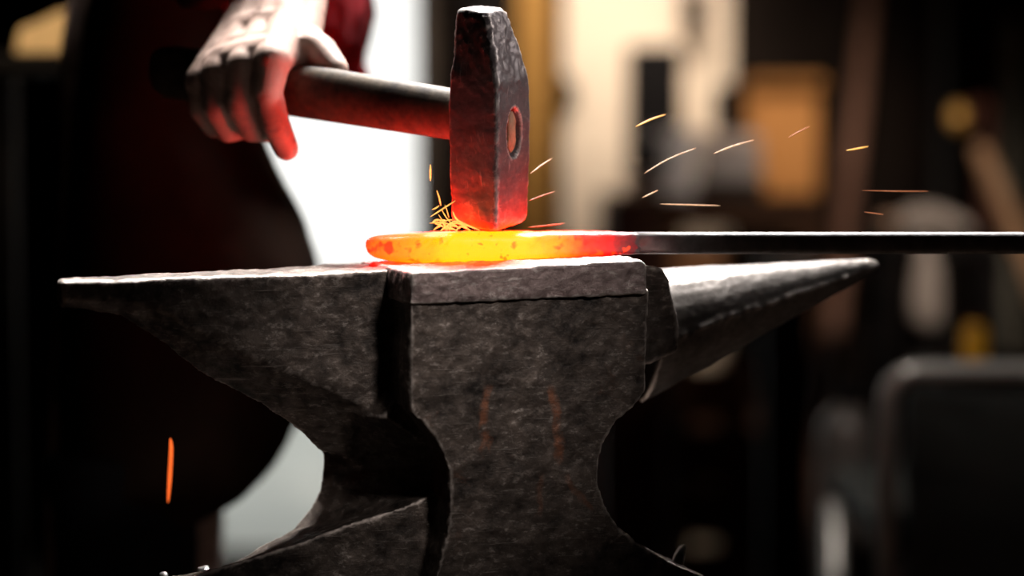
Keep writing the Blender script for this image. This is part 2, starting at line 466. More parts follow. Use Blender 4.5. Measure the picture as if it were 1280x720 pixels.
# red heat: far more red than the eye can register, the green sets the visible colour
sx = t.nodes.new('ShaderNodeSeparateColor'); lnk(t, ec, sx.inputs[0])
cx = t.nodes.new('ShaderNodeCombineColor')
lnk(t, mth(t, 'MULTIPLY', mth(t, 'POWER', sx.outputs[0], 2.6), 46.0), cx.inputs[0])
lnk(t, sx.outputs[1], cx.inputs[1]); lnk(t, sx.outputs[2], cx.inputs[2])
lnk(t, cx.outputs[0], b.inputs['Emission Color'])
bc = ramp(t, uu, [(0.0, (0.16, 0.08, 0.06)), (0.80, (0.14, 0.09, 0.08)), (0.98, (0.12, 0.11, 0.11)), (1.0, (0.2, 0.2, 0.2))])
lnk(t, bc.outputs[0], b.inputs['Base Color'])
b.inputs['Roughness'].default_value = 0.36; b.inputs['Metallic'].default_value = 0.0
bump(t, b, nz.outputs[0], 0.4, 0.0015)
M_hot = m

M_rod = simple('black_rod', (0.20, 0.195, 0.195), 0.38, 0.3, 0.3, 120, 0.25)
def rsec(x, yc, zt, zb_, wd, ch):
    """rounded-rectangle section with soft upper edges"""
    h = zt - zb_; out = []
    hw = wd / 2
    for k in range(24):
        a = 2 * math.pi * (k + 0.5) / 24
        c, s_ = math.cos(a), math.sin(a); e = 0.45
        out.append((x, yc + hw * math.copysign(abs(c) ** e, c), (zt + zb_) / 2 + h / 2 * math.copysign(abs(s_) ** (0.55), s_)))
    return out
def bz(px, py): return P(px, py, BY).z
prof = [  # px, top, bottom, width mm
    (457, 303, 307, 3), (459, 299, 313, 10), (464, 296, 319, 17), (473, 294, 323, 24), (490, 293, 326, 30), (520, 291.5, 328.5, 33), (560, 290.5, 329.5, 34),
    (610, 290, 329, 32), (650, 290, 327, 28), (690, 290, 324.5, 24), (720, 289.5, 322, 20), (750, 289.5, 319.5, 16), (775, 290, 318, 13), (797, 290.2, 317.2, 12.2), (803, 290.6, 316.8, 11.6), (815, 291.5, 316, 11)]
bm = bmesh.new()
loft(bm, [rsec(P(a, 300, BY).x, BY + (0.0 if w_ < 14 else 0.004), bz(a, tp), bz(a, bt), w_ / 1000, 0) for a, tp, bt, w_ in prof])
bar = empty('iron_bar', P(457, 317, BY), 'long straight iron bar lying across the anvil face, flattened end glowing yellow hot', 'iron bar')
me = evaluated(bm, [('SUBSURF', dict(levels=3, render_levels=3))])
roughen(me, 0.0006, 60, 0.0003, 160, 5)
for v_ in me.vertices: v_.co -= bar.location
for p in me.polygons: p.use_smooth = True
link('glowing_end', me, M_hot, bar)['label'] = 'glowing yellow and orange flattened end'
bm = bmesh.new()
r0, r1 = 290.2, 317.2
xs_ = [P(794 + i * 60, 300, BY).x for i in range(16)]
loft(bm, [rsec(x, BY, bz(800, r0), bz(800, r1), 0.0122, 0) for x in xs_])
obj('rod', bm, M_rod, bar, True)['label'] = 'cold black length of the bar with a bright top edge'

# ------------------------------------------------------------------ hammer
TH = R(34); S = 0.20
U_ = Vector((0, -S, math.sqrt(1 - S * S)))
H_ = Vector((math.cos(TH), -math.sin(TH), 0)); H_.z = -(H_.x * U_.x + H_.y * U_.y) / U_.z; H_.normalize()
V_ = U_.cross(H_).normalized()   # points away from the lens and to the picture's far side
if V_.y < 0: V_ = -V_
HS = 0.0335
NB = P(621, 291, 0.045)          # nearest bottom corner rests on the hot bar
# centre of the head at the foot
C0 = NB - H_ * HS / 2 + V_ * HS / 2
LEN = (P(621, 16, 0.03) - P(621, 291, 0.045)).length
def hp(a, h, v): return C0 + U_ * a + H_ * h + V_ * v
head_s = [  # height frac, half-size in H, half-size in V, shift H, shift V, chamfer
    (-0.003, 0.84, 0.84, 0, 0, 0.10), (0.012, 0.93, 0.93, 0, 0, 0.07), (0.04, 0.99, 0.99, 0, 0, 0.06), (0.10, 1.0, 1.0, 0, 0, 0.06), (0.35, 1.05, 1.04, 0, 0, 0.08),
    (0.55, 1.06, 1.05, 0, 0, 0.08), (0.68, 1.02, 1.0, 0.0, 0, 0.10), (0.80, 0.90, 0.86, -0.04, -0.02, 0.16), (0.93, 0.77, 0.72, -0.10, -0.04, 0.22), (0.985, 0.70, 0.64, -0.14, -0.05, 0.26), (1.0, 0.62, 0.56, -0.15, -0.05, 0.28)]
bm = bmesh.new(); rings = []
for f, a, bq, sh_, sv, ch in head_s:
    hh = HS / 2 * a; vv = HS / 2 * bq; c = ch * min(hh, vv)
    oh = sh_ * HS; ov = sv * HS; A = f * LEN
    pts = [(hh, -vv + c), (hh, vv - c), (hh - c, vv), (-hh + c, vv), (-hh, vv - c), (-hh, -vv + c), (-hh + c, -vv), (hh - c, -vv)]
    rings.append([hp(A, oh + p, ov + q) for p, q in pts])
loft(bm, rings)
ham = empty('hammer', C0, 'heavy forging hammer with a wooden handle, its head striking the glowing bar', 'hammer')
to_local(bm, ham)
me = remeshed(bm, 0.0012, 3)
EYE = 0.445
def up_rough(co):
    f = co.dot(U_) / LEN
    return 1.0 if f < 0.6 else 1.0 + min(1, (f - 0.6) / 0.25) * 1.5
roughen(me, 0.0004, 90, 0.00025, 260, 6, up_rough)
# the eye: hollow where the handle shows
for v_ in me.vertices:
    a = v_.co.dot(U_) - EYE * LEN; q = v_.co.dot(V_); h = v_.co.dot(H_)
    if h > HS * 0.45:
        e = (a / 0.0135) ** 2 + (q / 0.0065) ** 2
        if e < 1.25: v_.co -= H_ * 0.0045 * max(0, min(1, (1.25 - e) / 0.35))
M_head = steel('hammer_steel', (0.07, 0.060, 0.062), (0.14, 0.12, 0.125), rough=(0.32, 0.5), metal=0.25, fine=130, rust=0.0, edge=(0.6, 0.55, 0.52), scratch=(60, 60, 8), bm_=0.25)
link('hammer_head', me, M_head, ham)
M_wood, t, b = nt('handle_wood')
v = mapping(t, (1, 1, 1))
n = tex_noise(t, 40, 6, 0.65, v); n2 = tex_noise(t, 170, 5, 0.6, v)
r_ = ramp(t, mth(t, 'ADD', mth(t, 'MULTIPLY', n.outputs[0], 0.6), mth(t, 'MULTIPLY', n2.outputs[0], 0.4)), [(0.38, (0.02, 0.012, 0.008)), (0.62, (0.11, 0.08, 0.05))])
lnk(t, r_.outputs[0], b.inputs['Base Color']); b.inputs['Roughness'].default_value = 0.55; bump(t, b, n2.outputs[0], 0.4, 0.001)
bm = bmesh.new(); rings = []
HA = EYE * LEN + 0.0045      # height of the handle's centre line in the head
hend = -0.262
for i in range(34):
    s_ = i / 33; h = -HS / 2 + 0.004 + (hend + HS / 2 - 0.004) * s_
    hu = 0.0152 + 0.0022 * min(1, s_ * 1.6); hv = 0.0100 + 0.0008 * math.sin(s_ * 4 + 1)
    if i >= 31: k = (1, 0.94, 0.75)[i - 31]; hu *= k; hv *= k
    rings.append([hp(HA + 0.001 + 0.0022 * min(1, s_ * 1.6) + hu * math.sin(a), h, hv * math.cos(a)) for a in [2 * math.pi * k / 24 for k in range(24)]])
loft(bm, rings)
obj('handle', bm, M_wood, ham, True)
bm = bmesh.new(); rings = []
for h, k in ((HS / 2 - 0.006, 1.0), (HS / 2 - 0.0015, 0.97), (HS / 2 - 0.0006, 0.86)):
    rings.append([hp(EYE * LEN + (0.0128 - 0.002 * abs(math.cos(a)) * 0) * k * math.sin(a), h, (0.0052 - 0.0012 * (abs(math.sin(a)) < 0.35)) * k * math.cos(a)) for a in [2 * math.pi * j / 24 for j in range(24)]])
loft(bm, rings)
ho = obj('handle_end', bm, simple('eye_wood', (0.34, 0.19, 0.11), .6, 0, .3, 200, .3), ham, True); ho['label'] = 'end of the wooden handle showing in the eye'

# ------------------------------------------------------------------ the smith
PY = 0.50
person = empty('person', P(175, 800, 0.55), 'person in a dark apron and dark red shirt standing behind the anvil, swinging the hammer', 'person')
person.location.z = 0
m, t, b = nt('skin')
v = mapping(t, (1, 1, 1)); n = tex_noise(t, 60, 6, 0.6, v); n2 = tex_noise(t, 25, 4, 0.7, v, 0.5)
c1 = ramp(t, n.outputs[0], [(0.3, (0.42, 0.28, 0.23)), (0.7, (0.58, 0.43, 0.37))]).outputs[0]
c1 = mixc(t, mth(t, 'MULTIPLY', ramp(t, n2.outputs[0], [(0.52, 0), (0.62, 1)]).outputs[0], 0.7), c1, (0.13, 0.085, 0.07))
lnk(t, c1, b.inputs['Base Color']); b.inputs['Roughness'].default_value = 0.5
b.inputs['Subsurface Weight'].default_value = 0.0
bump(t, b, n.outputs[0], 0.35, 0.001)
M_skin = m
# grip frame: g along the handle towards the head, gu up, gf towards the lens
AXP = lambda s_: hp(HA, s_, 0)
# handle distance from head centre whose picture x is px
def at_px(px):
    lo, hi = -0.5, 0.0
    for _ in range(40):
        mid = (lo + hi) / 2; q = AXP(mid) - CAM
        x = 640 + F * q.x / q.dot(FW)
        if x < px: lo = mid
        else: hi = mid
    return (lo + hi) / 2
GF = -V_; GU = U_
def G(h, f, u): return AXP(h) + GF * f + GU * u
hi_, hm_, hr_, hk_ = at_px(366), at_px(336), at_px(306), at_px(283)
mm = 0.001
bm = bmesh.new()
wrist = G(hr_ - 0.004, -0.046, 0.060)
def chain(pts, rad, m_=bm):
    for (a, b_), (ra, rb) in zip(zip(pts, pts[1:]), zip(rad, rad[1:])): capsule(m_, a, b_, ra, rb)
fing = {
    'index': [(hi_ - .001, .017, .0235), (hi_ + .001, .0255, .005), (hi_ + .005, .0235, -.013), (hi_ + .008, .017, -.0305)],
    'middle': [(hm_, .0205, .0185), (hm_, .0275, -.003), (hm_ + .002, .019, -.020), (hm_ + .003, .002, -.024)],
    'ring': [(hr_, .0225, .012), (hr_, .0275, -.008), (hr_ + .001, .018, -.0235), (hr_ + .002, .001, -.0245)],
    'little': [(hk_, .021, .005), (hk_ + .001, .0245, -.011), (hk_ + .002, .015, -.0235), (hk_ + .002, .001, -.0225)],
}
frad = {'index': (.0112, .0098, .0090, .0078), 'middle': (.0115, .0100, .0092, .0082), 'ring': (.0110, .0095, .0088, .0078), 'little': (.0100, .0085, .0078, .0070)}
for k, pts in fing.items():
    pts = [G(*p) for p in pts]; chain(pts, frad[k])
    # metacarpal back to the wrist
    wr = wrist + H_ * {'index': .014, 'middle': .005, 'ring': -.005, 'little': -.015}[k]
    mid = pts[0].lerp(wr, 0.5) - GU * 0.003
    chain([pts[0], mid, wr], (.0124, .0130, .0150))
for t_ in (.25, .5, .72):
    chain([G(*fing[k][0]).lerp(wrist + H_ * dh, t_) - GU * .003 for k, dh in (('index', .014), ('middle', .005), ('ring', -.005), ('little', -.015))], (.0128, .0138, .0138, .0120))
chain([G(*fing[k][0]).lerp(wrist + H_ * dh, .10) for k, dh in (('index', .014), ('middle', .005), ('ring', -.005), ('little', -.015))], (.0122, .0128, .0128, .0110))
# palm web
chain([G(hi_, -.004, .020), G(hr_, .0, .012), G(hk_ - .004, -.002, .004)], (.0105, .0120, .0110))
chain([G(hk_ - .006, -.006, .010), wrist - H_ * .015], (.0130, .0160))
# thumb
chain([wrist + H_ * .018, G(hi_ - .002, -.014, .031), G(hi_ + .013, -.013, .0260), G(hi_ + .028, -.008, .0175)], (.0150, .0115, .0100, .0080))
chain([G(hi_ + .004, -.012, .028), G(hm_, -.008, .022)], (.0115, .0120))
# forearm
elbow = P(95, -250, 0.36)
fa = wrist.lerp(elbow, 0.18)
chain([wrist, fa, wrist.lerp(elbow, 0.55), elbow], (.0225, .0265, .037, .042))
# the other hand, closed in a loose fist before the belly, above the picture's edge
LWR = P(455, -175, PY - .02); LH = P(452, -205, PY - .12); du = (LH - LWR).normalized(); sd = du.cross(Vector((0, 0, 1))).normalized(); dn = sd.cross(du).normalized()
for q in range(4):
    k0 = LH + dn * (.030 - .020 * q)
    chain([LWR.lerp(LH, .15) + dn * (.012 - .008 * q), k0], (.016, .0125))
    chain([k0, k0 + du * .030 - sd * .010, k0 + du * .028 - sd * .032, k0 + du * .006 - sd * .034], ((.0112, .0098, .0090, .0080), (.0115, .0100, .0092, .0082), (.0110, .0095, .0088, .0078), (.0098, .0083, .0078, .0070))[q])
chain([LH + dn * .030, LH - dn * .030], (.0125, .0115))
chain([LWR + dn * .020, LWR.lerp(LH, .5) + dn * .034 - sd * .022, LH + dn * .036 - sd * .034, LH + dn * .020 + du * .022 - sd * .043], (.016, .0125, .0105, .0085))
chain([LWR, LWR + (P(430, -280, PY + .24) - LWR) * .35], (.022, .030))
me = remeshed(bm, 0.0013, 9)
bmh = bmesh.new(); bmh.from_mesh(me)
# nails (thumb) are too small to show; the rest of the body as one skin-modifier surface
sk_pts = []; sk_e = []; sk_r = []
def sk(p, r, parent=None):
    sk_pts.append(Vector(p)); sk_r.append(r)
    if parent is not None: sk_e.append((parent, len(sk_pts) - 1))
    return len(sk_pts) - 1
pelvis = sk(P(220, 70, PY + .02), .085)
bel = sk(P(265, -120, PY + .03), .09, pelvis); ch_ = sk(P(300, -420, PY + .02), .11, bel)
nk = sk(P(335, -640, PY + .02), .062, ch_); nk2 = sk(P(360, -720, PY), .058, nk)
hd = sk(P(395, -800, PY - .01), .082, nk2); hd2 = sk(P(400, -920, PY - .01), .092, hd); hd3 = sk(P(392, -1010, PY - .01), .07, hd2)
rsh = sk(P(240, -560, PY - .13), .062, ch_); sk(P(150, -400, PY - .17), .05, rsh); sk(elbow, .042, len(sk_pts) - 1)
lsh = sk(P(300, -560, PY + .20), .062, ch_); le = sk(P(430, -280, PY + .24), .045, lsh); lw = sk(LWR, .022, le)
for sy, kx in ((-.075, 165), (.10, 170)):
    hp_ = sk(P(185, 130, PY + .02 + sy * .6), .065, pelvis)
    kn = sk(Vector((P(kx - 10, 560, PY).x, PY + .04 + sy, .50)), .062, hp_)
    an = sk(Vector((P(kx - 20, 560, PY).x, PY + .06 + sy, .10)), .042, kn)
    ft = sk(Vector((P(kx + 30, 560, PY).x, PY + .05 + sy, .05)), .045, an)
me2 = bpy.data.meshes.new('sk'); me2.from_pydata([tuple(p) for p in sk_pts], sk_e, []); me2.skin_vertices or None
o2 = bpy.data.objects.new('sk', me2); COL.objects.link(o2)
o2.modifiers.new('skin', 'SKIN'); o2.modifiers.new('sub', 'SUBSURF').levels = 2
if not me2.skin_vertices:
    bm_t = bmesh.new(); bm_t.from_mesh(me2); bm_t.verts.layers.skin.verify(); bm_t.to_mesh(me2); bm_t.free()
for i, sv in enumerate(me2.skin_vertices[0].data):
    sv.radius = (sk_r[i], sk_r[i]); sv.use_root = (i == 0)
dg = bpy.context.evaluated_depsgraph_get(); dg.update()
me3 = bpy.data.meshes.new_from_object(o2.evaluated_get(dg)); bpy.data.objects.remove(o2)
bmh.from_mesh(me3)
# face: nose, ears
hc = sk_pts[hd2]
for c, s_ in (((.10, 0, -.01), (.022, .014, .03)), ((.0, -.092, -.01), (.022, .010, .034)), ((.0, .092, -.01), (.022, .010, .034)), ((.088, 0, -.055), (.018, .028, .008))):
    bmesh.ops.create_icosphere(bmh, subdivisions=2, radius=1, matrix=Matrix.Translation(hc + Vector(c)) @ Matrix.Diagonal((*s_, 1)))
bo = obj('body', bmh, M_skin, person, True)

def soft(name, rings, mat, parent, vox=0.006, amp=0.006, sc_=9, amp2=0.003, sc2=22, seed=0, smooth=3):
    bm = bmesh.new(); loft(bm, rings); me = remeshed(bm, vox, smooth)
    roughen(me, amp, sc_, amp2, sc2, seed)
    for v_ in me.vertices: v_.co -= parent.location
    return link(name, me, mat, parent)
def ering(pxl, pxr, py, Yc, hy, n=40, e=0.85, z=None):
    a = P(pxl, py, Yc); b_ = P(pxr, py, Yc); c = (a + b_) / 2; hx_ = (b_ - a).length / 2
    if z is not None: c.z = z
    return [(c.x + hx_ * math.copysign(abs(math.cos(t)) ** e, math.cos(t)), Yc + hy * math.copysign(abs(math.sin(t)) ** e, math.sin(t)), c.z) for t in [2 * math.pi * k / n for k in range(n)]]
M_leather = simple('apron_leather', (0.016, 0.0075, 0.004), 0.75, 0, 0.45, 12, 0.5)
M_leather.node_tree.nodes['Principled BSDF'].inputs['Specular IOR Level'].default_value = 0.1
M_trouser = simple('trouser_cloth', (0.008, 0.008, 0.009), 0.9, 0, 0.3, 40, 0.3)
M_shirt = simple('red_cloth', (0.24, 0.006, 0.012), 0.9, 0, 0.55, 16, 0.5)
M_boot = simple('boot_leather', (0.012, 0.010, 0.009), 0.5, 0, 0.3, 30, 0.4)
ap = [(-160, 170, 330), (-40, 140, 330), (30, 120, 332), (90, 108, 327), (130, 100, 324), (165, 95, 326), (220, 90, 349), (260, 85, 369), (300, 80, 386), (330, 78, 396), (365, 78, 402), (400, 78, 404), (440, 78, 400), (480, 80, 388), (520, 82, 372),
      (560, 84, 355), (590, 88, 338), (608, 94, 318), (622, 105, 292), (632, 118, 272), (640, 140, 258)]
soft('apron', [ering(a, b_, y, PY, .15 if y < 600 else .13) for y, a, b_ in ap], M_leather, person, .006, .004, 8, .002, 20, 1)
for nm, dy, px0, px1 in (('trouser_leg', -.075, 70, 244), ('trouser_leg', .10, 95, 246)):
    rr = [ering(px0 - 10, px1 - 8, 560, PY + dy, .075), ering(px0, px1, 640, PY + dy, .072), ering(px0 + 4, px1 - 2, 700, PY + dy, .068), ering(px0, px1 - 10, 800, PY + dy, .066), ering(px0, px1 - 30, 1000, PY + dy, .062), ering(px0, px1 - 40, 1340, PY + dy, .066)]
    soft(nm, rr, M_trouser, person, .006, .005, 10, .002, 25, 3 if dy < 0 else 4)
    x0 = P(px0 + 5, 1340, PY).x
    rr = [[(x0 + hx0 + l * math.cos(t), PY + dy + wd * math.sin(t), z) for t in [2 * math.pi * k / 28 for k in range(28)]] for z, hx0, l, wd in ((0.003, .10, .145, .05), (.03, .10, .148, .052), (.06, .085, .125, .050), (.09, .055, .080, .050), (.14, .045, .060, .052), (.20, .045, .058, .054))]
    soft('boot', rr, M_boot, person, .005, .001, 10, .0005, 30, 5, 2)
# shirt: torso, hanging loose over the apron's waistband
sh_r = [ering(200, 454, 124, PY + .06, .10), ering(180, 461, 85, PY + .05, .13), ering(160, 464, 40, PY + .04, .145), ering(160, 460, 0, PY + .04, .15), ering(150, 450, -60, PY + .04, .155),
        ering(140, 460, -200, PY + .03, .165), ering(150, 480, -350, PY + .03, .18), ering(180, 480, -480, PY + .03, .19), ering(220, 450, -580, PY + .03, .17), ering(270, 400, -640, PY + .02, .09)]
soft('shirt', sh_r, M_shirt, person, .006, .016, 16, .006, 36, 9)
# sleeves
bm = bmesh.new()
shp = sk_pts[rsh]
tube(bm, catmull([shp + Vector((.02, .05, 0)), shp.lerp(elbow, .5) + Vector((-.02, 0, 0)), elbow + Vector((-.01, 0, -.015)), elbow.lerp(wrist, .35), elbow.lerp(wrist, .66), elbow.lerp(wrist, .80)], 4), [.085 - .035 * i / 20 for i in range(21)], 24)
me = remeshed(bm, .005, 3); roughen(me, .010, 18, .004, 40, 12)
for v_ in me.vertices: v_.co -= person.location
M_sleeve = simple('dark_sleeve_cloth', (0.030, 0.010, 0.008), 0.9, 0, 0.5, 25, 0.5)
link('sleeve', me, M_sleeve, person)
bm = bmesh.new()
tube(bm, catmull([sk_pts[lsh] + Vector((-.02, -.05, 0)), sk_pts[lsh].lerp(sk_pts[le], .5), sk_pts[le], sk_pts[le].lerp(sk_pts[lw], .7)], 5), [.085 - .03 * i / 15 for i in range(16)], 24)
me = remeshed(bm, .006, 3); roughen(me, .010, 18, .004, 40, 14)
for v_ in me.vertices: v_.co -= person.location
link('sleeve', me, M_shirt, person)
# hair
bm = bmesh.new(); bmesh.ops.create_icosphere(bm, subdivisions=4, radius=1, matrix=Matrix.Translation(hc + Vector((-.018, 0, .03))) @ Matrix.Diagonal((.105, .105, .095, 1)))
me_ = mesh(bm, True); roughen(me_, .012, 30, .005, 80, 3)
for v_ in me_.vertices: v_.co -= person.location
link('hair', me_, simple('hair', (0.03, 0.018, 0.01), .6, 0, .4, 50, .5, (1, 1, 5)), person)

# ------------------------------------------------------------------ sparks
def spark_mat(name, c, s_):
    m, t, b = nt(name); n = tex_noise(t, 300, 2, .5, mapping(t, (1, 1, 1)))
    b.inputs['Base Color'].default_value = (.2, .05, .01, 1)
    r_ = ramp(t, n.outputs[0], [(.3, [x * .7 for x in c]), (.7, c)]); lnk(t, r_.outputs[0], b.inputs['Emission Color'])
    b.inputs['Emission Strength'].default_value = s_; return m
SP_Y = spark_mat('spark_yellow', (1, .50, .10), 1.6)
SP_W = spark_mat('spark_pale', (1, .62, .36), 1.0)
SP_D = spark_mat('spark_dim', (.9, .30, .12), .45)
SP_R = spark_mat('spark_red', (.9, .13, .02), 1.6)
def spark(pts, Y, wpx, mat, label, group):
    q = [P(a, b_, Y + .01 * k) for k, (a, b_) in enumerate(pts)]
    q = catmull(q, 4); n = len(q); bm = bmesh.new(); r0 = wpx * (Y - CAM.y) / F / 2
    tube(bm, q, [max(.00008, r0 * (math.sin(math.pi * (i + .4) / (n - .2)) ** .6)) for i in range(n)], 6)
    return thing('spark', bm, mat, label, 'spark', True, group)
FAR = 'sparks flying away beyond the hammer head'
for pts, w_, m_, lb in (
    ([(795, 158), (814, 149), (832, 143)], 2.4, SP_Y, 'short bright golden spark high in front of the black cabinet'),
    ([(805, 217), (835, 199), (870, 185)], 1.8, SP_W, 'long pale spark rising across the grey vise'),
    ([(892, 192), (915, 183), (942, 175)], 2.2, SP_W, 'pale spark rising across the grey toolbox'),
    ([(803, 247), (822, 238)], 1.8, SP_W, 'short faint spark low beside the cream pillar'),
    ([(825, 255), (860, 256), (900, 257)], 2.0, SP_W, 'long nearly level pale spark above the workbench edge'),
    ([(985, 172), (1000, 164), (1012, 158)], 1.3, SP_D, 'faint spark in front of the orange cardboard box'),
    ([(1058, 188), (1070, 186), (1085, 183)], 2.2, SP_Y, 'short golden spark crossing the leaning wooden pole'),
    ([(1078, 238), (1120, 239), (1160, 239)], 1.5, SP_D, 'long thin level red spark right of the leaning pole'),
    ([(1081, 265), (1104, 268)], 1.5, SP_D, 'small red spark just above the black bar near the pale glove'),
    ([(663, 217), (676, 207), (690, 198)], 1.8, SP_W, 'spark rising steeply beside the hammer eye'),
    ([(661, 251), (676, 245), (694, 239)], 1.5, SP_D, 'faint spark beside the lower hammer head'),
    ([(660, 284), (680, 282), (706, 279)], 1.5, SP_D, 'dim level spark right above the bar beside the hammer face')):
    spark(pts, 0.05, w_, m_, lb, FAR)
NEAR = 'sparks bursting from under the hammer face'
for pts, w_ in (([(538, 271), (552, 262), (569, 251)], 1.8), ([(538, 206), (538, 216), (538, 226)], 2.6), ([(546, 238), (549, 247), (551, 257)], 2.0), ([(566, 264), (573, 276), (600, 288)], 2.6),
                ([(537, 279), (550, 278), (562, 280)], 2.0), ([(552, 262), (558, 272), (566, 281)], 1.6), ([(545, 286), (553, 278), (557, 288)], 2.2), ([(558, 288), (566, 281), (575, 286)], 2.4),
                ([(570, 288), (577, 283), (588, 288)], 2.6), ([(548, 268), (556, 280), (563, 289)], 1.4), ([(556, 256), (559, 264), (561, 272)], 1.2), ([(560, 282), (572, 279), (584, 284)], 2.0),
                ([(550, 289), (560, 284), (572, 289)], 2.2), ([(540, 262), (545, 260), (549, 257)], 1.8)):
    lb = {(538, 271): 'long slanting golden spark rising left of the hammer face', (538, 206): 'short upright golden spark, topmost beside the hammer head', (546, 238): 'short upright golden spark midway down beside the hammer head',
          (566, 264): 'long curved golden spark hugging the bottom corner of the hammer face', (540, 262): 'tiny flat golden spark at the far left of the burst'}.get(pts[0], 'tiny golden spark in the burst under the hammer face')
    spark(pts, 0.03, w_, SP_Y, lb, NEAR)
random.seed(11)
for _ in range(12):
    a_ = random.uniform(540, 580); b_ = random.uniform(276, 288); an_ = random.uniform(-.5, .6); l_ = random.uniform(5, 12)
    spark([(a_, b_), (a_ + l_ * .5, b_ - l_ * .5 * an_ - 1), (a_ + l_, b_ - l_ * an_)], 0.035, random.uniform(1.4, 2.6), SP_Y, 'tiny golden spark in the burst under the hammer face', NEAR)
spark([(213, 548), (214, 562), (212, 600), (210, 628)], 0.10, 5, SP_R, 'thin orange streak glowing alone in the dark below the anvil heel', 'falling spark')

# ------------------------------------------------------------------ the room
WY = 3.30
M_soot = simple('sooty_wall', (0.012, 0.008, 0.006), .9, 0, .5, 3, .3)
M_soot_l = simple('sooty_brick', (0.035, 0.020, 0.013), .9, 0, .5, 4, .3)
M_floor = simple('earth_floor', (0.018, 0.011, 0.007), .95, 0, .4, 8, .4)
def struct(name, bm, m_):
    o = link(name, mesh(bm, False, name), m_); o['kind'] = 'structure'; return o
bm = bmesh.new(); box2(bm, (-2.4, -2.8, -.1), (2.6, WY, 0)); struct('floor', bm, M_floor)
bm = bmesh.new(); box2(bm, (-2.4, -2.8, 2.9), (2.6, WY + .2, 3.0)); struct('ceiling', bm, M_soot)
bm = bmesh.new(); box2(bm, (-2.5, -2.8, 0), (-2.4, WY + .2, 2.9)); struct('wall_left', bm, M_soot)
bm = bmesh.new(); box2(bm, (2.6, -2.8, 0), (2.7, WY + .2, 2.9)); struct('wall_right', bm, M_soot)
bm = bmesh.new(); box2(bm, (-2.4, -2.9, 0), (2.6, -2.8, 2.9)); struct('wall_front', bm, M_soot)
DX0 = P(128, 300, WY).x; DX1 = P(543, 300, WY).x
bm = bmesh.new()
box2(bm, (-2.4, WY, 0), (DX0, WY + .2, 2.9)); box2(bm, (DX1, WY, 0), (2.6, WY + .2, 2.9)); box2(bm, (DX0, WY, 2.05), (DX1, WY + .2, 2.9))
struct('wall_back', bm, M_soot)
# door frame
M_frame = simple('dark_door_paint', (0.10, 0.075, 0.055), .6, 0, .2, 12, .2)
bm = bmesh.new()
box2(bm, (DX1 - .035, WY - .02, 0), (DX1 + .0, WY + .1, 2.05)); box2(bm, (DX0, WY - .02, 0), (DX0 + .035, WY + .1, 2.05)); box2(bm, (DX0, WY - .02, 2.05), (DX1, WY + .1, 2.10))
struct('trim_1', bm, M_frame)
M_yard = simple('pale_gravel', (0.84, 0.86, 0.80), .9, 0, .08, 9, .1)
M_yardwall = simple('white_render', (0.88, 0.89, 0.88), .9, 0, .04, 3, .1)
bm = bmesh.new(); box2(bm, (-6, WY, -.1), (5, 9, -.001)); 
yo = struct('floor_outside', bm, M_yard)
bm = bmesh.new(); box2(bm, (-6, 5.6, 0), (5, 5.8, 3.4)); struct('wall_outside', bm, M_yardwall)

# cream plaster pier beside the door
M_cream = simple('cream_plaster', (0.72, 0.60, 0.46), .85, 0, .08, 6, .2)
ca = P(704, 300, WY - .10); cb = P(922, 300, WY - .10)
bm = bmesh.new(); box2(bm, (ca.x, WY - .12, 0), (P(850, 0, WY - .12).x, WY, 2.9)); 
box2(bm, (P(850, 0, WY - .1).x, WY - .06, 0), (P(915, 0, WY - .06).x, WY, 2.9))
o = thing('plaster_pier', bm, M_cream, 'cream plastered pier rising behind the hammer at the back wall', 'pier')
# black cabinet
M_black = simple('black_paint', (0.006, 0.005, 0.005), .6, 0, .3, 12, .2)
def slab(name, l, t_, r, bt, Y, depth, mat, label, cat, bev=.004, parent=None):
    a = P(l, t_, Y); b_ = P(r, bt, Y); bm = bmesh.new()
    box2(bm, (a.x, Y, b_.z), (b_.x, Y + depth, a.z))
    if bev: bevel(bm, bev)
    if parent is not None: return obj(name, bm, mat, parent)
    return thing(name, bm, mat, label, cat)
def rooted(name, px, py, Y, label, cat): return empty(name, P(px, py, Y), label, cat)
rt = rooted('wall_cabinet', 820, 212, WY - .22, 'narrow black cabinet hanging on the cream pier', 'cabinet')
slab('carcass', 787, 57, 852, 216, WY - .22, .10, M_black, None, None, .004, rt)
slab('door', 789, 60, 850, 213, WY - .235, .014, M_black, None, None, .003, rt)
slab('handle', 838, 130, 842, 160, WY - .245, .01, M_black, None, None, .001, rt)
slab('electrical_box', 855, -12, 884, 24, WY - .14, .07, simple('brown_box', (.04, .025, .018), .6), 'small dark box mounted high on the cream pier', 'box')
# amber planks
M_amber = simple('amber_board', (0.34, 0.17, 0.035), .6, 0, .3, 5, .3, (6, 6, .6))
M_brown = simple('brown_board', (0.11, 0.055, 0.025), .75, 0, .35, 6, .3, (6, 6, .6))
bm = bmesh.new(); a = P(645, -60, 3.12); b_ = P(690, 300, 3.12); box2(bm, (a.x, 3.12, 0), (b_.x, 3.15, 1.9)); bevel(bm, .004)
thing('amber_plank', bm, M_amber, 'tall amber wooden plank standing between the hammer and the cream pier', 'plank')
bm = bmesh.new(); a = P(582, -60, 3.2); b_ = P(640, 300, 3.2); box2(bm, (a.x, 3.2, 0), (b_.x, 3.23, 2.0)); bevel(bm, .004)
thing('brown_plank', bm, M_black, 'tall blackened plank standing right behind the hammer head', 'plank')
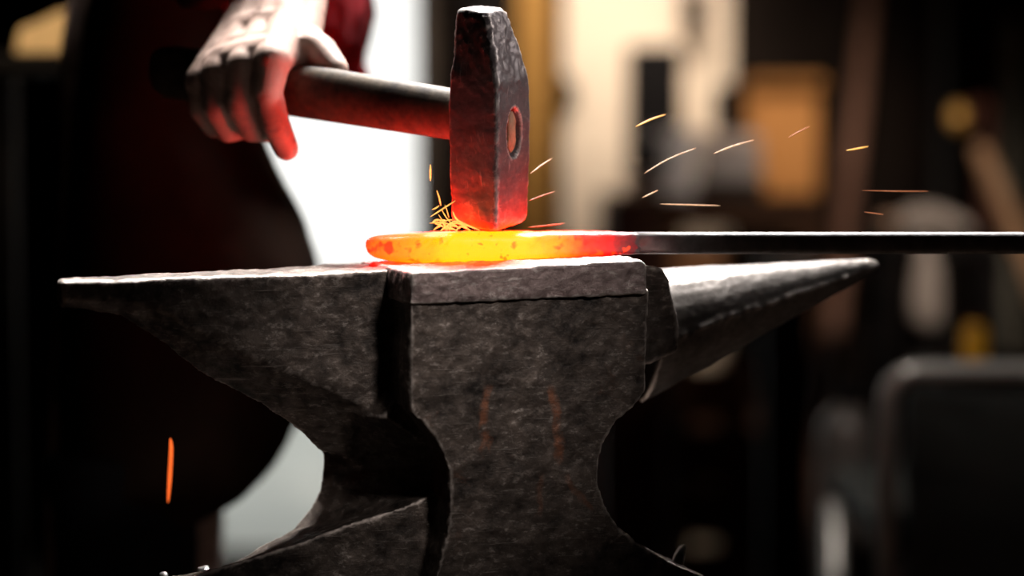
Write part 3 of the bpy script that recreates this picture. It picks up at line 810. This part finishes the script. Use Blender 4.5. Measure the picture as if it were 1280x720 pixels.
# round dark knob on pier edge
bm = bmesh.new(); bmesh.ops.create_uvsphere(bm, u_segments=20, v_segments=12, radius=.028, matrix=Matrix.Translation(P(705, 118, WY - .13)) @ Matrix.Diagonal((.8, .6, 1.2, 1)))
thing('wall_rosette', bm, M_black, 'dark round iron rosette on the edge of the cream pier', 'rosette', True)

# workbench
BT = P(760, 247, 2.75)
M_bench = simple('bench_wood', (0.050, 0.024, 0.013), .7, 0, .5, 5, .3, (1, 5, 5))
wb = empty('workbench', (0.75, 2.95, 0), 'long dark wooden workbench along the back wall carrying the vise and the toolbox', 'workbench')
bx0 = P(757, 250, 2.75).x; bx1 = P(1030, 250, 2.75).x
bm = bmesh.new(); box2(bm, (bx0, 2.72, BT.z - .05), (bx1, 3.10, BT.z)); bevel(bm, .004); obj('tabletop', bm, M_bench, wb)
for x in (bx0 + .03, bx1 - .03):
    for y in (2.77, 3.06):
        bm = bmesh.new(); box2(bm, (x - .03, y - .03, 0), (x + .03, y + .03, BT.z - .05)); bevel(bm, .003); obj('leg', bm, M_bench, wb)
bm = bmesh.new(); box2(bm, (bx0 + .05, 2.745, P(0, 352, 2.75).z), (P(905, 0, 2.75).x, 2.765, P(0, 305, 2.75).z)); bevel(bm, .002); obj('apron_board', bm, simple('orange_brown_board', (.26, .11, .04), .6, 0, .3, 5, .3), wb)
bm = bmesh.new(); box2(bm, (bx0 + .05, 2.79, .30), (bx1 - .05, 3.05, .33)); obj('lower_shelf', bm, M_bench, wb)
# red-brown tin on the bench's near end
# vise
M_grey = simple('grey_cast_iron', (0.55, 0.53, 0.54), .5, .2, .2, 14, .3)
vs = rooted('bench_vise', 850, 247, 2.85, 'grey cast iron bench vise standing on the workbench', 'vise')
def prism(px_pts, Y0, Y1, mat, name, parent):
    bm = bmesh.new(); ym = Y0
    pts = [(P(a, b__, ym).x, P(a, b__, ym).z) for a, b__ in px_pts]
    extrude_poly(bm, pts, idv, Y0, Y1); bevel(bm, .004)
    return obj(name, bm, mat, parent)
prism([(830, 247), (838, 215), (834, 195), (836, 170), (848, 160), (868, 160), (872, 180), (866, 215), (872, 247)], 2.80, 2.90, M_grey, 'vise_body', vs)
prism([(820, 178), (822, 162), (832, 160), (838, 178)], 2.82, 2.88, M_grey, 'front_jaw', vs)
bm = bmesh.new(); tube(bm, [P(836, 205, 2.79), P(820, 230, 2.76)], .008, 12); obj('screw_handle', bm, M_grey, vs, True)
# toolbox
tb = rooted('toolbox', 918, 247, 2.78, 'dark grey steel toolbox with a paler lid on the workbench', 'toolbox')
M_tb = simple('toolbox_grey', (0.26, 0.23, 0.22), .5, .2, .2, 14, .2); M_tb2 = simple('toolbox_lid_grey', (0.55, 0.44, 0.38), .5, .1, .2, 14, .2)
M_tbd = simple('toolbox_dark', (0.02, 0.017, 0.016), .6, .1, .2, 14, .2)
prism([(880, 226), (880, 182), (952, 182), (952, 226)], 2.76, 2.86, M_tb, 'box_body', tb)
prism([(876, 248), (874, 226), (958, 226), (956, 248)], 2.755, 2.865, M_tbd, 'box_base', tb)
prism([(876, 182), (880, 166), (946, 166), (956, 182)], 2.75, 2.87, M_tb2, 'lid', tb)
bm = bmesh.new(); tube(bm, catmull([P(900, 168, 2.81), P(902, 158, 2.81), P(932, 158, 2.81), P(934, 168, 2.81)], 5), .006, 10); obj('handle', bm, M_tbd, tb, True)
# black pot behind
bm = bmesh.new(); q = P(915, 168, 3.0); s0 = (P(938, 130, 3.0) - P(892, 130, 3.0)).length / 2; hgt = P(0, 106, 3.0).z - q.z
lathe(bm, [(s0 * .9, 0), (s0, hgt * .2), (s0, hgt * .8), (s0 * .8, hgt * .93), (s0 * .82, hgt)], q)
for v_ in bm.verts: pass
pot = thing('black_can', bm, M_black, 'round black can behind the toolbox, beside the orange box', 'can', True)
bm = bmesh.new(); box2(bm, (P(880, 168, 2.99).x, 2.95, BT.z), (P(1028, 168, 2.99).x, 3.09, q.z)); bevel(bm, .003)
thing('wooden_riser', bm, M_bench, 'dark wooden riser shelf at the back of the workbench', 'shelf')
# orange cardboard box
M_card = simple('orange_cardboard', (0.52, 0.23, 0.065), .8, 0, .14, 7, .15)
cbx = rooted('cardboard_box', 985, 240, 2.82, 'open orange cardboard box standing upright on the workbench', 'box')
a = P(938, 98, 2.83); b_ = P(1026, 243, 2.83)
bm = bmesh.new(); box2(bm, (a.x, 2.94 - .06, q.z if False else BT.z), (b_.x, 2.948, a.z)); bevel(bm, .003); 
obj('carton', bm, M_card, cbx)
bm = bmesh.new(); box(bm, P(985, 102, 2.86), ((b_ - a).x, .05, .003), Matrix.Rotation(R(18), 3, 'X')); obj('flap', bm, M_card, cbx)
# red brown crate at the bench end
M_redb = simple('red_brown_wood', (0.06, 0.018, 0.010), .7, 0, .4, 9, .2)
slab('small_crate', 762, 246, 806, 300, 2.55, .12, M_redb, 'small red brown crate in front of the bench behind the bar', 'crate')
for o in [COL.objects[-1]]:
    pass
crate_z = P(0, 300, 2.55).z
bm = bmesh.new(); box2(bm, (P(752, 0, 2.5).x, 2.52, 0), (P(842, 0, 2.5).x, 2.70, crate_z)); bevel(bm, .004)
thing('storage_cabinet', bm, M_redb, 'dark low cabinet carrying the small red brown crate', 'cabinet')

# leaning wooden pole
M_pole = simple('pole_wood', (0.22, 0.115, 0.08), .6, 0, .25, 9, .3, (5, 5, .6))
bm = bmesh.new(); p_top = P(1092, -60, 3.26); p_bot = P(1054, 300, 2.8)
d = (p_bot - p_top).normalized(); k = (0.0 - p_bot.z) / d.z
tube(bm, [p_top, p_bot, p_bot + d * k], .017, 16)
thing('wooden_pole', bm, M_pole, 'long wooden pole leaning against the back wall right of the orange box', 'pole', True)
# grey pipe
M_pipe = simple('grey_pipe', (0.09, 0.095, 0.095), .4, .4, .2, 20, .2)
bm = bmesh.new(); a = P(1176, 200, 3.1); tube(bm, [(a.x, 3.1, 0), (a.x, 3.1, 2.9)], .010, 14)
thing('thin_pipe', bm, M_pipe, 'thin vertical grey pipe between the leaning pole and the brass knob', 'pipe', True)
bm = bmesh.new(); a = P(1266, 100, 3.0); tube(bm, [(a.x, 3.0, 0), (a.x, 3.0, P(0, 25, 3.0).z)], .016, 14)
thing('short_post', bm, simple('dull_post', (.16, .15, .12), .6), 'dull grey post at the picture edge behind the slanted board', 'post', True)
# forge tool rack: dark post with a brass ball and a slanted handle
M_brass = simple('brass', (0.80, 0.45, 0.12), .3, .6, .15, 30, .2)
a = P(1197, 147, 2.4)
rk = empty('tool_stand', Vector((P(1225, 300, 2.45).x, 2.48, 0)), 'dark iron tool stand topped with a shiny brass ball', 'stand')
bm = bmesh.new(); bmesh.ops.create_uvsphere(bm, u_segments=24, v_segments=16, radius=.0165, matrix=Matrix.Translation(a) @ Matrix.Diagonal((.85, .85, 1.25, 1))); obj('brass_ball', bm, M_brass, rk, True)
bm = bmesh.new(); c = P(1225, 140, 2.44); tube(bm, catmull([a + Vector((.004, .01, 0)), c, P(1232, 200, 2.48), (P(1232, 300, 2.48).x, 2.48, 0.02)], 6), .014, 14); obj('post', bm, M_redb, rk, True)
bm = bmesh.new(); lathe(bm, [(.10, 0), (.10, .015), (.03, .03)], (P(1232, 300, 2.48).x, 2.48, 0)); obj('stand_base', bm, M_black, rk)
# slanted brown board
M_tan = simple('tan_board', (0.30, 0.17, 0.09), .6, 0, .2, 9, .3, (5, 5, 1))
bm = bmesh.new(); p0 = P(1222, 180, 2.25); p1 = P(1285, 330, 2.23); d = (p1 - p0).normalized(); k = -p1.z / d.z
tube(bm, [p0, p0 + d * .02, p1, p1 + d * k], [.010, .015, .017, .017], 14)
thing('shovel_handle', bm, M_tan, 'thick tan wooden tool handle slanting down at the picture edge', 'tool handle', True)
# pale hose and glove
M_pale = simple('pale_leather', (0.42, 0.36, 0.32), .8, 0, .2, 16, .3)
rackz = P(0, 292, 2.2).z
tbl = empty('side_table', (P(1170, 300, 2.3).x, 2.3, 0), 'low dark side table under the pale glove', 'table')
bm = bmesh.new(); box2(bm, (P(1100, 0, 2.2).x, 2.12, rackz - .03), (P(1242, 0, 2.2).x, 2.33, rackz)); bevel(bm, .003); obj('tabletop', bm, M_black, tbl)
for x in (P(1108, 0, 2.2).x, P(1236, 0, 2.2).x):
    for y in (2.15, 2.30):
        bm = bmesh.new(); box2(bm, (x - .012, y - .012, 0), (x + .012, y + .012, rackz - .03)); obj('leg', bm, M_black, tbl)
bm = bmesh.new()
tube(bm, catmull([P(1126, 284, 2.25), P(1142, 273, 2.26), P(1165, 272, 2.27), P(1190, 279, 2.28), P(1212, 290, 2.29)], 5), [.008, .012, .015, .016, .017, .018, .018, .018, .018, .018, .018, .018, .017, .016, .016, .015, .015, .014, .013, .011, .008], 16)
glove = thing('work_glove', bm, M_pale, 'pale leather work glove lying curved just above the black bar', 'glove', True)
bm = bmesh.new(); bmesh.ops.create_uvsphere(bm, u_segments=18, v_segments=12, radius=.011, matrix=Matrix.Translation(P(1110, 277, 2.24)) @ Matrix.Diagonal((1.3, 1, 1, 1)))
thing('wooden_ball', bm, simple('knob_wood', (.40, .25, .17), .6), 'small pale brown wooden ball beside the work glove', 'ball', True)
# pale cloth hanging below the table
bm = bmesh.new(); rings = []
for y, l, r in ((300, 1146, 1166), (318, 1146, 1170), (340, 1142, 1176), (370, 1137, 1178), (395, 1138, 1178), (408, 1146, 1172)):
    rings.append(ering(l, r, y, 2.12, .014, 24))
loft(bm, rings[::-1]); me_ = mesh(bm, True, 'rag'); 
o = link('hanging_rag', me_, M_pale); prop(o, 'pale hanging rag below the black bar, above the chair frame', 'rag')
# yellow bottle on the machine behind the chair
M_yel = simple('yellow_plastic', (0.85, 0.42, 0.03), .4, 0, .1, 20, .1)
yb = P(1217, 458, 1.55)
bt_ = empty('yellow_bottle', yb, 'bright yellow plastic bottle standing behind the chair back', 'bottle')
bm = bmesh.new(); r_ = .0155; hh = P(0, 398, 1.55).z - yb.z
lathe(bm, [(r_ * .9, 0), (r_, .003), (r_, hh * .6), (r_ * .95, hh * .75), (r_ * .6, hh * .9)], yb, 24); obj('bottle_body', bm, M_yel, bt_, True)
bm = bmesh.new(); lathe(bm, [(r_ * .5, hh * .9), (r_ * .5, hh * 1.02), (r_ * .3, hh * 1.06)], yb, 20); obj('cap', bm, M_redb, bt_, True)
bm = bmesh.new(); box2(bm, (yb.x - .045, 1.50, 0), (yb.x + .28, 1.75, yb.z)); bevel(bm, .006)
thing('black_drum_stand', bm, M_black, 'black square stand behind the chair carrying the yellow bottle', 'stand')
# tubular steel chair
CY = 1.0
M_tube = simple('chair_grey_tube', (0.44, 0.42, 0.39), .32, .5, .15, 25, .2)
M_pad = simple('chair_pad', (0.04, 0.043, 0.04), .6, 0, .3, 12, .4)
chx = empty('steel_chair', Vector((P(1250, 600, CY).x, CY + .2, 0)), 'grey tubular steel chair with its back towards the anvil', 'chair')
rt_ = .0108
xL = P(1109, 600, CY).x; xR = xL + .40; zT = P(0, 465, CY).z
path = [(xL, CY, 0), (xL, CY, .3), (xL, CY, zT - .035)] + [(xL + .030 - .030 * math.cos(t), CY, zT - .030 + .030 * math.sin(t)) for t in [R(a) for a in (15, 30, 45, 60, 75, 90)]] + \
       [(xR - .03, CY, zT)] + [(xR - .030 + .030 * math.sin(t), CY, zT - .030 + .030 * math.cos(t)) for t in [R(a) for a in (15, 30, 45, 60, 75, 90)]] + [(xR, CY, .3), (xR, CY, 0)]
bm = bmesh.new(); tube(bm, path, rt_, 18); obj('back_frame', bm, M_tube, chx, True)
bm = bmesh.new(); box2(bm, (P(1140, 0, CY).x, CY - .005, P(0, 730, CY).z), (xR - .03, CY + .02, P(0, 488, CY).z)); bevel(bm, .004)
me_ = evaluated(bm, [('SUBSURF', dict(levels=3, render_levels=3, subdivision_type='SIMPLE'))]); roughen(me_, .003, 25, .001, 60, 2)
for v_ in me_.vertices: v_.co -= chx.location
link('backrest', me_, M_pad, chx)
bm = bmesh.new(); box2(bm, (xL - .0, CY + .02, .40), (xR, CY + .40, .44)); bevel(bm, .01); obj('seat', bm, M_pad, chx)
for x in (xL, xR):
    bm = bmesh.new(); tube(bm, [(x, CY + .38, 0), (x, CY + .38, .40)], rt_, 14); obj('leg', bm, M_tube, chx, True)
# gas cylinder
M_cyl = simple('cylinder_paint', (0.085, 0.07, 0.062), .35, .2, .2, 12, .2)
gx = P(1058, 600, 1.5).x; gr = (P(1095, 600, 1.5) - P(1020, 600, 1.5)).length / 2; gz = P(0, 505, 1.5).z
gc = empty('gas_cylinder', (gx, 1.5, 0), 'dark upright steel gas cylinder behind the steel chair', 'gas cylinder')
bm = bmesh.new(); lathe(bm, [(gr * .9, 0), (gr, .01), (gr, gz - .05), (gr * .92, gz - .025), (gr * .6, gz - .006), (gr * .3, gz)], (gx, 1.5, 0), 40); obj('tank', bm, M_cyl, gc, True)
bm = bmesh.new(); lathe(bm, [(.012, gz - .004), (.012, gz + .02), (.006, gz + .025)], (gx, 1.5, 0), 16); obj('valve', bm, M_black, gc, True)
# brown crate low under the horn
ct = empty('wooden_crate', Vector((P(900, 500, 2.3).x, 2.4, 0)), 'brown slatted wooden crate on the floor under the anvil horn', 'crate')
M_crate = simple('crate_wood', (0.16, 0.085, 0.045), .8, 0, .4, 8, .3, (1, 5, 5))
cx0 = P(838, 0, 2.3).x; cx1 = P(945, 0, 2.3).x; cz1 = P(0, 445, 2.3).z
for k in range(5):
    z0_ = .01 + (cz1 - .01) * k / 5
    bm = bmesh.new(); box2(bm, (cx0, 2.30, z0_), (cx1, 2.32, z0_ + (cz1 - .01) / 5 - .02)); bevel(bm, .002); obj('slat', bm, M_crate if k == 4 else M_bench, ct)
bm = bmesh.new()
for x in (cx0 + .02, cx1 - .02):
    box2(bm, (x - .015, 2.32, 0), (x + .015, 2.35, cz1))
    box2(bm, (x - .015, 2.35, 0), (x + .015, 2.50, cz1 - .02))
obj('crate_frame', bm, M_bench, ct)
# small grey pan on the bench's lower level
bm = bmesh.new(); box2(bm, (P(955, 0, 2.0).x, 2.00, P(0, 330, 2.0).z), (P(1022, 0, 2.0).x, 2.06, P(0, 316, 2.0).z)); 
M_pan = simple('pan_grey', (.30, .33, .34), .4, .3)
hold = P(0, 330, 2.0).z
bevel(bm, .003); thing('grey_tray', bm, M_pan, 'small pale grey tray glimpsed between the bar and the horn', 'tray')
bm = bmesh.new(); box2(bm, (P(960, 0, 2.0).x, 2.01, 0), (P(1018, 0, 2.0).x, 2.07, hold)); thing('tray_stand', bm, M_black, 'black stand holding the small grey tray behind the horn', 'stand')

# pale block on a shelf, upper left
SY = 1.0
zsh = P(0, 67, SY).z
M_block = simple('pale_wood_block', (0.80, 0.55, 0.28), .7, 0, .15, 18, .2)
a = P(18, 67, SY); b_ = P(95, 67, SY)
pts = [(a.x, zsh), (P(96, 67, SY).x, zsh), (P(91, 40, SY).x, P(0, 40, SY).z), (P(88, 12, SY).x, P(0, 12, SY).z), (P(70, 16, SY).x, P(0, 16, SY).z), (P(48, 27, SY).x, P(0, 27, SY).z), (P(24, 36, SY).x, P(0, 36, SY).z)]
bm = bmesh.new(); extrude_poly(bm, pts, idv, SY, SY + .05); bevel(bm, .002)
thing('wood_block', bm, M_block, 'pale wooden block with a slanted top lit alone in the dark upper left', 'block')
sf = empty('shelf_stand', Vector((P(57, 67, SY).x, SY + .05, 0)), 'tall dark shelf stand under the pale wooden block', 'shelf')
bm = bmesh.new(); box2(bm, (P(-20, 0, SY).x, SY - .02, zsh - .02), (P(106, 0, SY).x, SY + .12, zsh)); bevel(bm, .002); obj('shelf_board', bm, M_black, sf)
for x in (P(-10, 0, SY).x, P(98, 0, SY).x):
    bm = bmesh.new(); box2(bm, (x - .012, SY + .03, 0), (x + .012, SY + .06, zsh - .02)); obj('upright', bm, M_black, sf)
